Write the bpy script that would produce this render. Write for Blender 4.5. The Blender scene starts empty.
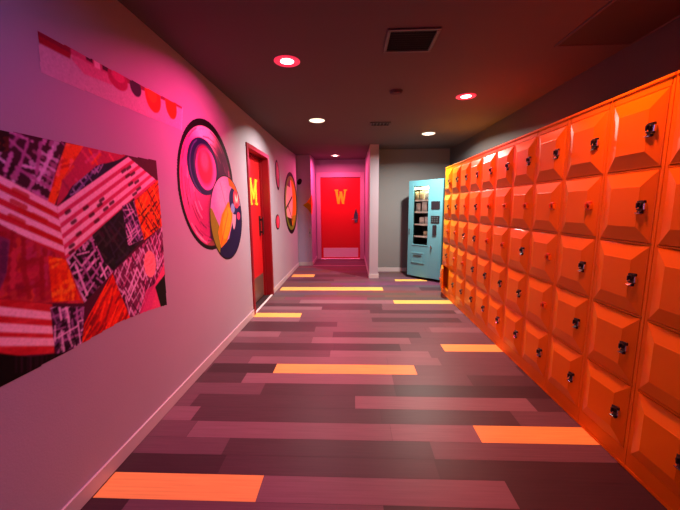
import bpy, bmesh, math, random
import numpy as np
from mathutils import Vector, Matrix
random.seed(7); RNG = np.random.default_rng(11)
SC = bpy.context.scene
COL = SC.collection
PI = math.pi

# ------------------------------------------------------------------ measured camera
F_PX, PITCH, YAW, ROLL, CAM_H, CAM_X = 326.126, -0.14698, -0.038187, -0.007915, 1.34434, 1.23897
XL = 2.6417            # plane of the locker fronts
HC = 2.435             # ceiling height
Y_ALC, Y_END, Y_BACK, Y_PART = 7.42, 8.41, 6.70, 6.05
Y_FRONT = -2.6
X_RIGHT = 3.16
cy, sy = math.cos(YAW), math.sin(YAW)
cp, sp = math.cos(PITCH), math.sin(PITCH)
cr, sr = math.cos(ROLL), math.sin(ROLL)
R0 = Vector((cy, -sy, 0)); FW = Vector((cp*sy, cp*cy, sp)); U0 = Vector((-sp*sy, -sp*cy, cp))
CR = R0*cr + U0*sr
CU = U0*cr - R0*sr
EYE = Vector((CAM_X, 0, CAM_H))

def ray(x, y):
    return FW + CR*((x-340)/F_PX) - CU*((y-255)/F_PX)
def wall_pt(x, y, X=0.0):
    """survey of the left wall: photo measurement -> (Y, Z) on the plane X"""
    d = ray(x, y); t = (X-EYE.x)/d.x
    return (EYE.y+t*d.y, EYE.z+t*d.z)
def floor_x(x, Yr):
    """X on the floor for a measured column x in the row at depth Yr"""
    lo, hi = 0.0, 3.0
    for _ in range(40):
        m = (lo+hi)/2
        v = Vector((m, Yr, 0))-EYE
        px = 340+F_PX*v.dot(CR)/v.dot(FW)
        if px < x: lo = m
        else: hi = m
    return lo

# ------------------------------------------------------------------ helpers
def srgb(r, g, b):
    f = lambda c: (c/12.92 if c <= .04045 else ((c+.055)/1.055)**2.4)
    return (f(r/255), f(g/255), f(b/255), 1)

def mat(name, col, rough=.5, metal=0, spec=.5, noise=0, nscale=6, bump=0, bscale=60, emit=None, estr=0, coat=0, rvar=0, trans=0):
    m = bpy.data.materials.new(name); m.use_nodes = True
    nt = m.node_tree; b = nt.nodes['Principled BSDF']
    b.inputs['Base Color'].default_value = col
    b.inputs['Roughness'].default_value = rough
    b.inputs['Metallic'].default_value = metal
    b.inputs['Specular IOR Level'].default_value = spec
    b.inputs['Coat Weight'].default_value = coat
    b.inputs['Coat Roughness'].default_value = .15
    b.inputs['Transmission Weight'].default_value = trans
    if emit:
        b.inputs['Emission Color'].default_value = emit
        b.inputs['Emission Strength'].default_value = estr
    tc = nt.nodes.new('ShaderNodeTexCoord')
    if noise or rvar:
        n = nt.nodes.new('ShaderNodeTexNoise'); n.inputs['Scale'].default_value = nscale
        n.inputs['Detail'].default_value = 5
        nt.links.new(tc.outputs['Object'], n.inputs['Vector'])
        if noise:
            mr = nt.nodes.new('ShaderNodeMapRange')
            mr.inputs['To Min'].default_value = 1-noise; mr.inputs['To Max'].default_value = 1+noise
            nt.links.new(n.outputs['Fac'], mr.inputs['Value'])
            mx = nt.nodes.new('ShaderNodeMix'); mx.data_type = 'RGBA'; mx.blend_type = 'MULTIPLY'
            mx.inputs[0].default_value = 1
            mx.inputs[6].default_value = col
            nt.links.new(mr.outputs['Result'], mx.inputs[7])
            nt.links.new(mx.outputs[2], b.inputs['Base Color'])
        if rvar:
            m2 = nt.nodes.new('ShaderNodeMapRange')
            m2.inputs['To Min'].default_value = max(0, rough-rvar); m2.inputs['To Max'].default_value = rough+rvar
            nt.links.new(n.outputs['Fac'], m2.inputs['Value'])
            nt.links.new(m2.outputs['Result'], b.inputs['Roughness'])
    if bump:
        n3 = nt.nodes.new('ShaderNodeTexNoise'); n3.inputs['Scale'].default_value = bscale
        n3.inputs['Detail'].default_value = 4
        nt.links.new(tc.outputs['Object'], n3.inputs['Vector'])
        bp = nt.nodes.new('ShaderNodeBump'); bp.inputs['Strength'].default_value = bump
        bp.inputs['Distance'].default_value = .004
        nt.links.new(n3.outputs['Fac'], bp.inputs['Height'])
        nt.links.new(bp.outputs['Normal'], b.inputs['Normal'])
    return m

def attr_mat(name, rough, grain=False, spec=.5):
    """base colour from the mesh's own colour attribute, with procedural grain"""
    m = bpy.data.materials.new(name); m.use_nodes = True
    nt = m.node_tree; b = nt.nodes['Principled BSDF']
    b.inputs['Roughness'].default_value = rough
    b.inputs['Specular IOR Level'].default_value = spec
    a = nt.nodes.new('ShaderNodeVertexColor'); a.layer_name = 'Col'
    tc = nt.nodes.new('ShaderNodeTexCoord')
    mp = nt.nodes.new('ShaderNodeMapping')
    mp.inputs['Scale'].default_value = (2.2, 60, 1) if grain else (1, 60, 60)
    n = nt.nodes.new('ShaderNodeTexNoise'); n.inputs['Scale'].default_value = 1.6 if grain else 1
    n.inputs['Detail'].default_value = 6
    nt.links.new(tc.outputs['Object'], mp.inputs['Vector']); nt.links.new(mp.outputs['Vector'], n.inputs['Vector'])
    mr = nt.nodes.new('ShaderNodeMapRange')
    k = .3 if grain else .08
    mr.inputs['To Min'].default_value = 1-k; mr.inputs['To Max'].default_value = 1+k
    nt.links.new(n.outputs['Fac'], mr.inputs['Value'])
    mx = nt.nodes.new('ShaderNodeMix'); mx.data_type = 'RGBA'; mx.blend_type = 'MULTIPLY'
    mx.inputs[0].default_value = 1
    nt.links.new(a.outputs['Color'], mx.inputs[6]); nt.links.new(mr.outputs['Result'], mx.inputs[7])
    nt.links.new(mx.outputs[2], b.inputs['Base Color'])
    if grain:
        bp = nt.nodes.new('ShaderNodeBump'); bp.inputs['Strength'].default_value = .12; bp.inputs['Distance'].default_value = .002
        nt.links.new(n.outputs['Fac'], bp.inputs['Height']); nt.links.new(bp.outputs['Normal'], b.inputs['Normal'])
    return m

def obj(name, bm, m, parent=None, smooth=False):
    me = bpy.data.meshes.new(name)
    bmesh.ops.recalc_face_normals(bm, faces=bm.faces[:])
    bm.to_mesh(me); bm.free()
    for mm in (m if isinstance(m, (list, tuple)) else [m]): me.materials.append(mm)
    if smooth:
        for p in me.polygons: p.use_smooth = True
        me.set_sharp_from_angle(angle=math.radians(35))
    o = bpy.data.objects.new(name, me); COL.objects.link(o)
    if parent: o.parent = parent
    return o

def box(bm, x0, x1, y0, y1, z0, z1, bev=0, seg=1, mi=0):
    if bev:
        t = bmesh.new(); box(t, x0, x1, y0, y1, z0, z1)
        bmesh.ops.bevel(t, geom=t.edges[:], offset=bev, segments=seg, affect='EDGES', profile=.5)
        me = bpy.data.meshes.new('tmp'); t.to_mesh(me); t.free()
        n0 = len(bm.faces); bm.from_mesh(me); bpy.data.meshes.remove(me)
        bm.faces.ensure_lookup_table()
        for f in bm.faces[n0:]: f.material_index = mi
        return bm
    v = [bm.verts.new(p) for p in ((x0,y0,z0),(x1,y0,z0),(x1,y1,z0),(x0,y1,z0),(x0,y0,z1),(x1,y0,z1),(x1,y1,z1),(x0,y1,z1))]
    for q in ((0,3,2,1),(4,5,6,7),(0,1,5,4),(1,2,6,5),(2,3,7,6),(3,0,4,7)):
        f = bm.faces.new([v[i] for i in q]); f.material_index = mi
    return bm
def B(*a, **k): return box(bmesh.new(), *a, **k)

def cyl(bm, c, axis, r0, r1, h, n=24, cap0=True, cap1=True):
    """frustum from c along axis ('x','y','z' or '-z' ...)"""
    s = -1 if axis[0] == '-' else 1; a = axis[-1]
    def P(u, v, w):
        w *= s
        return Vector(c)+{'x': Vector((w,u,v)), 'y': Vector((u,w,v)), 'z': Vector((u,v,w))}[a]
    A = [bm.verts.new(P(r0*math.cos(2*PI*i/n), r0*math.sin(2*PI*i/n), 0)) for i in range(n)]
    Bv = [bm.verts.new(P(r1*math.cos(2*PI*i/n), r1*math.sin(2*PI*i/n), h)) for i in range(n)]
    for i in range(n): bm.faces.new((A[i], A[(i+1)%n], Bv[(i+1)%n], Bv[i]))
    if cap0: bm.faces.new(A)
    if cap1: bm.faces.new(Bv)
    return bm

def lathe(bm, c, prof, n=32):
    """prof: list of (r, z) about a vertical axis through c"""
    rings = []
    for r, z in prof:
        if r < 1e-6: rings.append([bm.verts.new((c[0], c[1], c[2]+z))])
        else: rings.append([bm.verts.new((c[0]+r*math.cos(2*PI*i/n), c[1]+r*math.sin(2*PI*i/n), c[2]+z)) for i in range(n)])
    for a, b in zip(rings, rings[1:]):
        for i in range(n):
            j = (i+1) % n
            if len(a) == 1 and len(b) == 1: continue
            if len(a) == 1: bm.faces.new((a[0], b[j], b[i]))
            elif len(b) == 1: bm.faces.new((a[i], a[j], b[0]))
            else: bm.faces.new((a[i], a[j], b[j], b[i]))
    return bm

def prism(bm, pts, to3, d):
    """extrude the 2-D polygon pts by d; to3(u, v, w) -> xyz"""
    a = [bm.verts.new(to3(u, v, 0)) for u, v in pts]
    b = [bm.verts.new(to3(u, v, d)) for u, v in pts]
    n = len(pts)
    bm.faces.new(a); bm.faces.new(b)
    for i in range(n): bm.faces.new((a[i], a[(i+1)%n], b[(i+1)%n], b[i]))
    return bm

def tag(o, label=None, cat=None, group=None, kind=None):
    if label: o['label'] = label
    if cat: o['category'] = cat
    if group: o['group'] = group
    if kind: o['kind'] = kind
    return o
def thing(name, label, cat, loc=(0,0,0), rz=0, group=None):
    o = bpy.data.objects.new(name, None); COL.objects.link(o)
    o.empty_display_size = .1
    o.location = loc; o.rotation_euler = (0, 0, rz)
    return tag(o, label, cat, group)
def struct(name, bm, m, label, cat='wall', parent=None):
    o = obj(name, bm, m, parent)
    return tag(o, label, cat, kind='structure')

# ------------------------------------------------------------------ materials
M = {}
M['wall'] = mat('wall_paint', (.37,.325,.395,1), .62, noise=.04, nscale=3, bump=.18, bscale=110)
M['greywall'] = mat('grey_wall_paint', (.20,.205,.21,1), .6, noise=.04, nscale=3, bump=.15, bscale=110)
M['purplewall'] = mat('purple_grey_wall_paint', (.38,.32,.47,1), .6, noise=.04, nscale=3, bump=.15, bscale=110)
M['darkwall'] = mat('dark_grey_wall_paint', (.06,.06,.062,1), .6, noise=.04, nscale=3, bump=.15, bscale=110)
M['ceil'] = mat('ceiling_paint', (.085,.075,.076,1), .8, noise=.05, nscale=2, bump=.2, bscale=90)
M['base'] = mat('baseboard_paint', (.50,.46,.48,1), .4, noise=.04)
M['red'] = mat('red_door_paint', (.56,.008,.012,1), .38, noise=.05, nscale=3, bump=.05)
M['redframe'] = mat('red_frame_paint', (.22,.004,.009,1), .35, noise=.05, bump=.04)
M['casing'] = mat('pale_casing_paint', (.50,.38,.44,1), .4, noise=.03)
M['yellow'] = mat('yellow_letter', (.95,.50,.02,1), .4, noise=.04)
M['orangeletter'] = mat('orange_letter', (.95,.92,.01,1), .4, noise=.04)
M['steel'] = mat('brushed_steel', (.88,.86,.88,1), .38, metal=.3, noise=.06, nscale=12)
M['steel'].node_tree.nodes['Principled BSDF'].inputs['Anisotropic'].default_value = .85
M['darksteel'] = mat('dark_kick_plate', (.34,.22,.17,1), .35, metal=.8, noise=.12, nscale=5)
M['chrome'] = mat('chrome', (.75,.75,.78,1), .14, metal=1)
M['locker'] = mat('orange_locker_enamel', (.88,.255,.002,1), .30, spec=.22, noise=.05, nscale=4, bump=.035, bscale=25, rvar=.05)
M['lockin'] = mat('pale_locker_inside', (.92,.55,.28,1), .5, noise=.06)
M['black'] = mat('black_lock_plastic', (.012,.010,.012,1), .3, noise=.2)
M['lockred'] = mat('orange_lock_plate', (.72,.085,.006,1), .3, noise=.08)
M['lockhole'] = mat('brown_lock_core', (.20,.03,.01,1), .4, noise=.1)
M['teal'] = mat('teal_machine_enamel', (.10,.33,.41,1), .36, noise=.06, nscale=4, bump=.03)
M['tealdark'] = mat('dark_machine_side', (.035,.06,.07,1), .5, noise=.1)
M['inner'] = mat('machine_inside', (.035,.028,.026,1), .6, noise=.1)
M['ledwhite'] = mat('lit_machine_strip', (.9,.85,.6,1), .5, emit=(1,.86,.5,1), estr=14)
M['ledpanel'] = mat('lit_machine_panel', (.9,.8,.5,1), .5, emit=(1,.84,.42,1), estr=1.0)
M['panelblk'] = mat('black_panel', (.015,.014,.02,1), .22, noise=.1)
M['white'] = mat('white_packet', (.82,.78,.72,1), .5, noise=.05)
M['cream'] = mat('cream_packet', (.80,.66,.40,1), .5, noise=.05)
M['trimring'] = mat('white_light_trim', (.55,.53,.53,1), .5, noise=.02)
M['grille'] = mat('dark_vent_metal', (.085,.07,.07,1), .5, noise=.1)
M['slat'] = mat('dark_vent_slat', (.02,.017,.017,1), .5, noise=.1)
M['void'] = mat('duct_inside', (.008,.007,.008,1), .9)
M['plate'] = mat('switch_plate', (.35,.33,.38,1), .4)
M['hatch'] = mat('hatch_panel_paint', (.035,.03,.03,1), .75, noise=.05)
M['rubber'] = mat('black_rubber', (.02,.02,.02,1), .7)
g = bpy.data.materials.new('clear_glass'); g.use_nodes = True
gb = g.node_tree.nodes['Principled BSDF']
gb.inputs['Base Color'].default_value = (.95,.98,.98,1); gb.inputs['Roughness'].default_value = .02
gb.inputs['Transmission Weight'].default_value = 1; gb.inputs['IOR'].default_value = 1.05
gn = g.node_tree.nodes.new('ShaderNodeTexNoise'); gn.inputs['Scale'].default_value = 3
M['glass'] = g
M['art'] = attr_mat('wall_art_paint', .6, spec=.12)
M['floor'] = attr_mat('vinyl_plank_floor', .44, grain=True, spec=.2)

# ------------------------------------------------------------------ floor: planks in rows
DARK0, DARK1, MID, LITE, PALE = (.040,.019,.025), (.062,.032,.041), (.115,.063,.079), (.185,.108,.13), (.34,.25,.26)
YEL = (.88,.52,.12)
rows = [-2.6]
while rows[-1] < .99: rows.append(round(rows[-1]+.155, 3))
rows = [r for r in rows if r < 1.08]+[1.15,1.305,1.457,1.588,1.72,1.87,2.02,2.17,2.325,2.48,2.64,2.78,2.915,3.075,3.23,3.38,3.53,3.69,3.845,4.005,4.14,4.28,4.43,4.60,4.75,4.88,5.01,5.15,5.37,5.51,5.67,5.82,5.965,6.17,6.42,6.60,6.78,6.95,7.12,7.28,7.385,7.455,7.60,7.75,7.90,8.06,8.22,8.45]
# segments per row, as (measured x where the plank ends, tone)
SEG = {
 1.15: [(118,DARK0),(385,MID),(999,DARK0)],
 1.305: [('a',.015,DARK0),('a',.79,YEL),(512,LITE),(999,DARK0)],
 1.457: [(222,DARK0),(437,DARK1),(999,DARK0)],
 1.588: [(226,MID),(432,DARK1),(610,MID),(999,DARK0)],
 1.72: [('a',.25,MID),(477,LITE),('a',2.70,YEL),(999,DARK1)],
 1.87: [(196,LITE),(515,DARK1),(999,MID)],
 2.02: [(195,MID),(355,DARK1),(532,LITE),(999,DARK1)],
 2.17: [(190,MID),(263,MID),(395,DARK1),(999,DARK0)],
 2.325: [(244,DARK1),(393,LITE),(470,MID),(999,DARK1)],
 2.48: [(210,MID),('a',.585,DARK0),('a',1.762,YEL),(520,MID),(999,DARK1)],
 2.64: [(250,MID),(440,LITE),(999,MID)],
 2.78: [(330,MID),(430,LITE),(999,MID)],
 2.915: [(334,DARK1),(400,DARK1),('a',2.10,MID),('a',2.72,YEL)],
 3.075: [(312,MID),(410,LITE),(999,MID)],
 3.23: [(280,LITE),(333,MID),(420,DARK1),(999,MID)],
 3.38: [(315,DARK1),(430,MID),(999,LITE)],
 3.53: [(337,DARK1),(999,MID)],
 3.69: [(300,LITE),(372,MID),(460,DARK1),(999,MID)],
 3.845: [('a',.595,YEL),(380,MID),(999,MID)],
 4.005: [(370,MID),(455,DARK1),(999,LITE)],
 4.14: [(322,LITE),(382,DARK1),(999,MID)],
 4.28: [(310,DARK1),(382,DARK1),(999,MID)],
 4.43: [(300,MID),('a',1.825,LITE),('a',2.72,YEL)],
 5.15: [('a',.05,MID),('a',1.74,YEL),(420,MID),(999,DARK1)],
 5.82: [('a',.9,DARK1),('a',2.02,MID),('a',2.6,YEL),(999,DARK1)],
 6.17: [('a',.05,MID),('a',.49,YEL),('a',1.3,DARK1),('a',2.4,MID),(999,DARK1)],
 7.385: [(999,PALE)],
}
fb = bmesh.new(); fcols = []
def fquad(x0, x1, y0, y1, z, c):
    vs = [fb.verts.new(p) for p in ((x0,y0,z),(x1,y0,z),(x1,y1,z),(x0,y1,z))]
    fb.faces.new(vs); fcols.append(c)
fquad(-.25, 3.4, Y_FRONT-.1, 8.7, -.0012, (.03,.022,.025))
XE = 3.2
for i in range(len(rows)-1):
    y0, y1 = rows[i], rows[i+1]
    seg = SEG.get(y0); x = -.02; pieces = []
    if seg:
        for s in seg:
            xe = s[1] if s[0] == 'a' else (XE if s[0] == 999 else floor_x(s[0], (y0+y1)/2))
            if xe > x+.01: pieces.append((x, xe, s[-1])); x = xe
        if x < XE: pieces.append((x, XE, DARK1))
    else:
        first = random.uniform(.2, 1.2)
        while x < XE:
            xe = min(XE, x+first); first = 1.22
            pieces.append((x, xe, tuple(v*random.choice([.72, .85, 1, 1.1, 1.25]) for v in MID)))
            x = xe
    for (a, b, c) in pieces:
        # long runs are several boards of nearly the same shade
        a0 = a
        while a0 < b-1e-4:
            b0 = min(b, a0+1.22)
            k = random.uniform(.93, 1.07) if c is not YEL else 1
            fquad(a0+.0007, b0-.0007, y0+.0007, y1-.0007, 0, tuple(v*k for v in c))
            a0 = b0
fo = tag(obj('floor', fb, M['floor']), 'vinyl plank floor in mauve greys with scattered orange planks', 'floor', kind='structure')
ca = fo.data.color_attributes.new('Col', 'FLOAT_COLOR', 'CORNER')
arr = np.ones((len(fo.data.loops), 4), np.float32)
for p in fo.data.polygons:
    for l in p.loop_indices: arr[l, :3] = fcols[p.index]
ca.data.foreach_set('color', arr.ravel())

# ------------------------------------------------------------------ room shell
bm = bmesh.new()
zc = lambda y: HC if y <= 6.0 else HC+.031*(y-6.0)
ys = [Y_FRONT-.1, 6.0, 8.7]
lo = [[bm.verts.new((x, y, zc(y))) for x in (-.3, 3.4)] for y in ys]
hi = [[bm.verts.new((x, y, 2.75)) for x in (-.3, 3.4)] for y in ys]
for i in range(2):
    bm.faces.new((lo[i][0], lo[i][1], lo[i+1][1], lo[i+1][0])); bm.faces.new((hi[i][0], hi[i][1], hi[i+1][1], hi[i+1][0]))
    for k in (0, 1): bm.faces.new((lo[i][k], lo[i+1][k], hi[i+1][k], hi[i][k]))
for i in (0, 2): bm.faces.new((lo[i][0], lo[i][1], hi[i][1], hi[i][0]))
struct('ceiling', bm, M['ceil'], 'low dark ceiling with recessed coloured downlights', 'ceiling')

DY0, DY1, DH = 3.925, 4.89, 2.075      # opening for the M door
bm = bmesh.new()
HW = 2.60
box(bm, -.2, 0, Y_FRONT-.1, DY0, -.02, HW); box(bm, -.2, 0, DY0, DY1, DH, HW); box(bm, -.2, 0, DY1, 8.6, -.02, HW)
struct('wall_left', bm, M['wall'], 'long painted left wall carrying the murals')
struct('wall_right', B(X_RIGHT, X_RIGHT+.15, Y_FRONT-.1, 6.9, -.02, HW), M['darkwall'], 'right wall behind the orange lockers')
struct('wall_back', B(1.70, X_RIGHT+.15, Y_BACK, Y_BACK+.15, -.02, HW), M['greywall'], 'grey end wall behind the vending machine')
struct('wall_front', B(-.2, X_RIGHT+.15, Y_FRONT-.1, Y_FRONT, -.02, HW), M['wall'], 'wall behind the viewer')
struct('wall_partition', B(1.56, 1.72, Y_PART, 8.6, -.02, HW), M['wall'], 'narrow white partition end right of the door niche')
struct('wall_niche', B(-.02, .315, Y_ALC, 8.6, -.02, HW), M['purplewall'], 'short purple grey wall left of the door niche')
WX0, WX1, WH = .425, 1.45, 2.085
bm = bmesh.new()
box(bm, .30, WX0, Y_END, Y_END+.2, -.02, HW); box(bm, WX1, 1.58, Y_END, Y_END+.2, -.02, HW); box(bm, WX0, WX1, Y_END, Y_END+.2, WH, HW)
struct('wall_end', bm, M['wall'], 'end wall of the niche around the W door')

def baseboard(name, segs, label):
    bm = bmesh.new()
    for s in segs: box(bm, *s, bev=.004)
    struct(name, bm, M['base'], label, 'baseboard')
baseboard('baseboard_left', [(0,.013,Y_FRONT,DY0-.03,0,.085), (0,.013,DY1+.03,Y_ALC,0,.085)], 'painted baseboard along the left wall')
baseboard('baseboard_back', [(1.72,X_RIGHT,Y_BACK-.013,Y_BACK,0,.085)], 'painted baseboard under the grey end wall')
baseboard('baseboard_niche', [(.013,.328,Y_ALC-.013,Y_ALC,0,.085), (.315,.328,Y_ALC,Y_END-.02,0,.085)], 'painted baseboard around the niche corner')
baseboard('baseboard_partition', [(1.547,1.733,Y_PART-.013,Y_PART,0,.085), (1.547,1.56,Y_PART,Y_END-.02,0,.085), (1.72,1.733,Y_PART,Y_BACK-.013,0,.085)], 'painted baseboard around the partition end')

# ------------------------------------------------------------------ slab-serif letters
def stroke(a, b, w):
    (x0, y0), (x1, y1) = a, b
    return [(x0-w/2, y0), (x0+w/2, y0), (x1+w/2, y1), (x1-w/2, y1)]
def rect(x0, x1, y0, y1): return [(x0,y0),(x1,y0),(x1,y1),(x0,y1)]
def letter(ch, W, H, to3, d):
    bm = bmesh.new(); s = .075*H*1.2; t = .21*W
    if ch == 'W':
        P = [stroke((.10*W,H),(.30*W,0),t), stroke((.30*W,0),(.50*W,H*.86),t*.72), stroke((.50*W,H*.86),(.70*W,0),t), stroke((.70*W,0),(.90*W,H),t*.72),
             rect(-.05*W,.27*W,H-s,H), rect(.36*W,.62*W,H*.86-s*.6,H*.86), rect(.75*W,1.05*W,H-s,H)]
    else:
        P = [stroke((.14*W,0),(.14*W,H),t), stroke((.86*W,0),(.86*W,H),t), stroke((.14*W,H),(.50*W,.22*H),t), stroke((.50*W,.22*H),(.86*W,H),t*.85),
             rect(-.04*W,.32*W,0,s), rect(.68*W,1.04*W,0,s), rect(-.04*W,.24*W,H-s,H), rect(.76*W,1.04*W,H-s,H)]
    for i, p in enumerate(P): prism(bm, p, to3, d+.0004*i)
    return bm

# ------------------------------------------------------------------ door_1: the M door in the left wall
d1 = thing('door_1', 'red door with yellow letter M in the left wall', 'door', (0, (DY0+DY1)/2, 0)); d1['kind'] = 'structure'
oy = -(DY0+DY1)/2
FX = .016
bm = bmesh.new()
for (a, b, z0, z1) in ((3.899,3.955,0,2.10), (4.86,4.917,0,2.10)): box(bm, -.19, FX, a+oy, b+oy, z0, z1, bev=.004)
box(bm, -.19, FX, 3.955+oy, 4.86+oy, 2.045, 2.10, bev=.004)
# stop moulding
box(bm, -.117, -.09, 4.84+oy, 4.86+oy, 0, 2.045); box(bm, -.117, -.09, 3.955+oy, 3.975+oy, 0, 2.045); box(bm, -.117, -.09, 3.975+oy, 4.84+oy, 2.025, 2.045)
fr = obj('door_frame', bm, M['redframe'], d1); fr['label'] = 'dark red door frame'
lf = obj('door_leaf', B(-.163, -.120, 3.959+oy, 4.856+oy, .012, 2.041, bev=.003), M['red'], d1)
my0, my1 = wall_pt(249.6,195,-.115)[0], wall_pt(257,195,-.115)[0]
obj('letter', letter('M', my1-my0, .36, lambda u, v, w: (-.120+w, my0+u+oy, 1.375+v), .008), M['yellow'], lf)['label'] = 'yellow slab serif letter M'
obj('kick_plate', B(-.120, -.117, 3.99+oy, 4.82+oy, .02, .36), M['darksteel'], lf)['label'] = 'brownish metal kick plate'
bm = bmesh.new(); box(bm, -.120, -.114, 4.72+oy, 4.80+oy, .93, 1.22, bev=.002); box(bm, -.116, -.07, 4.75+oy, 4.77+oy, .97, 1.0); box(bm, -.116, -.07, 4.75+oy, 4.77+oy, 1.15, 1.18); box(bm, -.08, -.064, 4.748+oy, 4.772+oy, .95, 1.20, bev=.004)
obj('pull_handle', bm, M['black'], lf)['label'] = 'dark pull handle'
obj('threshold', B(-.022, .008, 3.955+oy, 4.86+oy, 0, .010, bev=.003), M['steel'], d1)['label'] = 'bright metal threshold strip'

# ------------------------------------------------------------------ door_2: the W door at the end of the niche
cx2 = (WX0+WX1)/2
d2 = thing('door_2', 'red door with orange letter W at the end of the niche', 'door', (cx2, Y_END, 0)); d2['kind'] = 'structure'
bm = bmesh.new()
box(bm, .33-cx2, WX0+.008-cx2, -.03, .12, 0, 2.20, bev=.004); box(bm, WX1-.008-cx2, 1.552-cx2, -.03, .12, 0, 2.20, bev=.004); box(bm, WX0+.008-cx2, WX1-.008-cx2, -.03, .12, WH-.008, 2.20, bev=.004)
obj('door_frame', bm, M['casing'], d2)['label'] = 'pale painted door casing'
lf = obj('door_leaf', B(WX0+.010-cx2, WX1-.010-cx2, .012, .056, .018, WH-.010, bev=.003), M['red'], d2)
obj('letter', letter('W', .29, .36, lambda u, v, w: (.805+u-cx2, .012-w, 1.415+v), .008), M['orangeletter'], lf)['label'] = 'orange slab serif letter W'
obj('kick_plate', B(.49-cx2, 1.39-cx2, .0085, .012, .045, .285), M['steel'], lf)['label'] = 'brushed steel kick plate'
bm = bmesh.new(); prism(bm, [(-.055,.0),(-.03,-.12),(.03,-.12),(.055,0),(.05,.08),(.0,.24),(-.05,.08)], lambda u, v, w: (1.335+u-cx2, .012-w, 1.06+v), .006)
box(bm, 1.32-cx2, 1.35-cx2, -.045, .006, 1.02, 1.05, bev=.004); box(bm, 1.23-cx2, 1.35-cx2, -.055, -.035, 1.02, 1.045, bev=.005)
obj('lever_handle', bm, M['chrome'], lf)['label'] = 'metal lever handle on a drop shaped plate'
obj('threshold', B(WX0+.008-cx2, WX1-.008-cx2, -.06, .07, 0, .012, bev=.003), M['steel'], d2)['label'] = 'bright metal threshold'

# ------------------------------------------------------------------ orange lockers
DC, RB, DR = .35137, .0878, .3554
LW, LD, LH = DC-.0036, .46, 1.91
def make_body():
    bm = bmesh.new(); t = .012; st = .017
    # local: x = 0 front plane, +x into the wall; y = 0..LW from the near side; z up
    box(bm, 0, LD, 0, t, 0, LH); box(bm, 0, LD, LW-t, LW, 0, LH)           # sides
    box(bm, LD-.01, LD, t, LW-t, 0, LH)                                    # back
    box(bm, 0, LD-.01, t, LW-t, LH-.012, LH)                               # top
    box(bm, .0, .014, t, st, RB, LH-.012); box(bm, 0, .014, LW-st, LW-t, RB, LH-.012)   # stiles
    box(bm, 0, .014, t, LW-t, RB+5*DR-.004, LH-.012)                       # top rail
    for k in range(5):
        z = RB+k*DR
        box(bm, 0, LD-.01, t, LW-t, z-.005, z+.005)
    box(bm, 0, .014, t, LW-t, .012, RB-.005)                               # plinth
    # folded drip edge at the top and plinth lip
    box(bm, -.006, .0, 0, LW, LH-.014, LH, bev=.002)
    box(bm, -.004, .0, 0, LW, 0, .014)
    return bm
DW, DHt = LW-2*.0185, DR-.016
BV, BVZ, PR = .068, .073, .0235
def door_mesh():
    """hinge on the far side (y = 0), lock side towards -y; front faces -x"""
    bm = bmesh.new()
    o = [(0,-DW,0),(0,0,0),(0,0,DHt),(0,-DW,DHt)]
    rim = .006
    def ring(x, ins): return [bm.verts.new((x, -DW+ins, ins)), bm.verts.new((x, -ins, ins)), bm.verts.new((x, -ins, DHt-ins)), bm.verts.new((x, -DW+ins, DHt-ins))]
    def inner(x, k): return [bm.verts.new((x, -DW+BV-k, BVZ-k)), bm.verts.new((x, -BV+k, BVZ-k)), bm.verts.new((x, -BV+k, DHt-BVZ+k)), bm.verts.new((x, -DW+BV-k, DHt-BVZ+k))]
    rs = [ring(.012, 0), ring(-.001, 0), ring(-.003, .002), ring(-.003, rim), ring(-.004, rim+.001), inner(-PR+.0015, .003), inner(-PR, 0)]
    for a, b in zip(rs, rs[1:]):
        for i in range(4):
            j = (i+1) % 4
            bm.faces.new((a[i], a[j], b[j], b[i]))
    bm.faces.new(rs[-1])
    f = bm.faces.new(rs[0]); f.material_index = 1
    return bm
LY = -DW+.056; LZ = DHt/2
def lock_mesh(dark):
    """pocket block let into the near bevel, tumbler facing the corridor, turned tab, chrome slip plate"""
    bm = bmesh.new()
    def seg(mi, f):
        n0 = len(bm.faces); f(); bm.faces.ensure_lookup_table()
        for q in bm.faces[n0:]: q.material_index = mi
    xf = -.024
    seg(0, lambda: box(bm, xf, -.006, LY-.021, LY+.022, LZ-.018, LZ+.032, bev=.004, seg=2))
    seg(1, lambda: cyl(bm, (xf+.001, LY+.002, LZ+.008), '-x', .0145, .013, .008, 20))
    seg(0, lambda: box(bm, xf-.016, xf-.006, LY-.002, LY+.006, LZ-.005, LZ+.021, bev=.002))
    seg(2, lambda: cyl(bm, (xf-.007, LY+.002, LZ-.004), '-x', .0065, .005, .005, 14))
    seg(2, lambda: box(bm, xf-.003, -.010, LY-.027, LY-.021, LZ-.013, LZ+.018, bev=.002))
    if dark:
        seg(0, lambda: box(bm, xf-.004, xf+.016, LY-.014, LY+.012, LZ-.033, LZ-.019, bev=.003))
        seg(2, lambda: box(bm, xf-.006, xf, LY-.006, LY+.020, LZ-.032, LZ-.026, bev=.002))
    return bm

ORD = ['nearest to the viewer, cut off by the right edge of the photo', 'second from the viewer and the nearest shown in full height', 'third from the viewer', 'fourth from the viewer', 'fifth from the viewer',
       'sixth in the row, counted from the viewer', 'fifth from the far end', 'fourth from the far end', 'third from the far end', 'second from the far end beside the one with a door ajar', 'farthest of the row, with its bottom door ajar']
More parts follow.
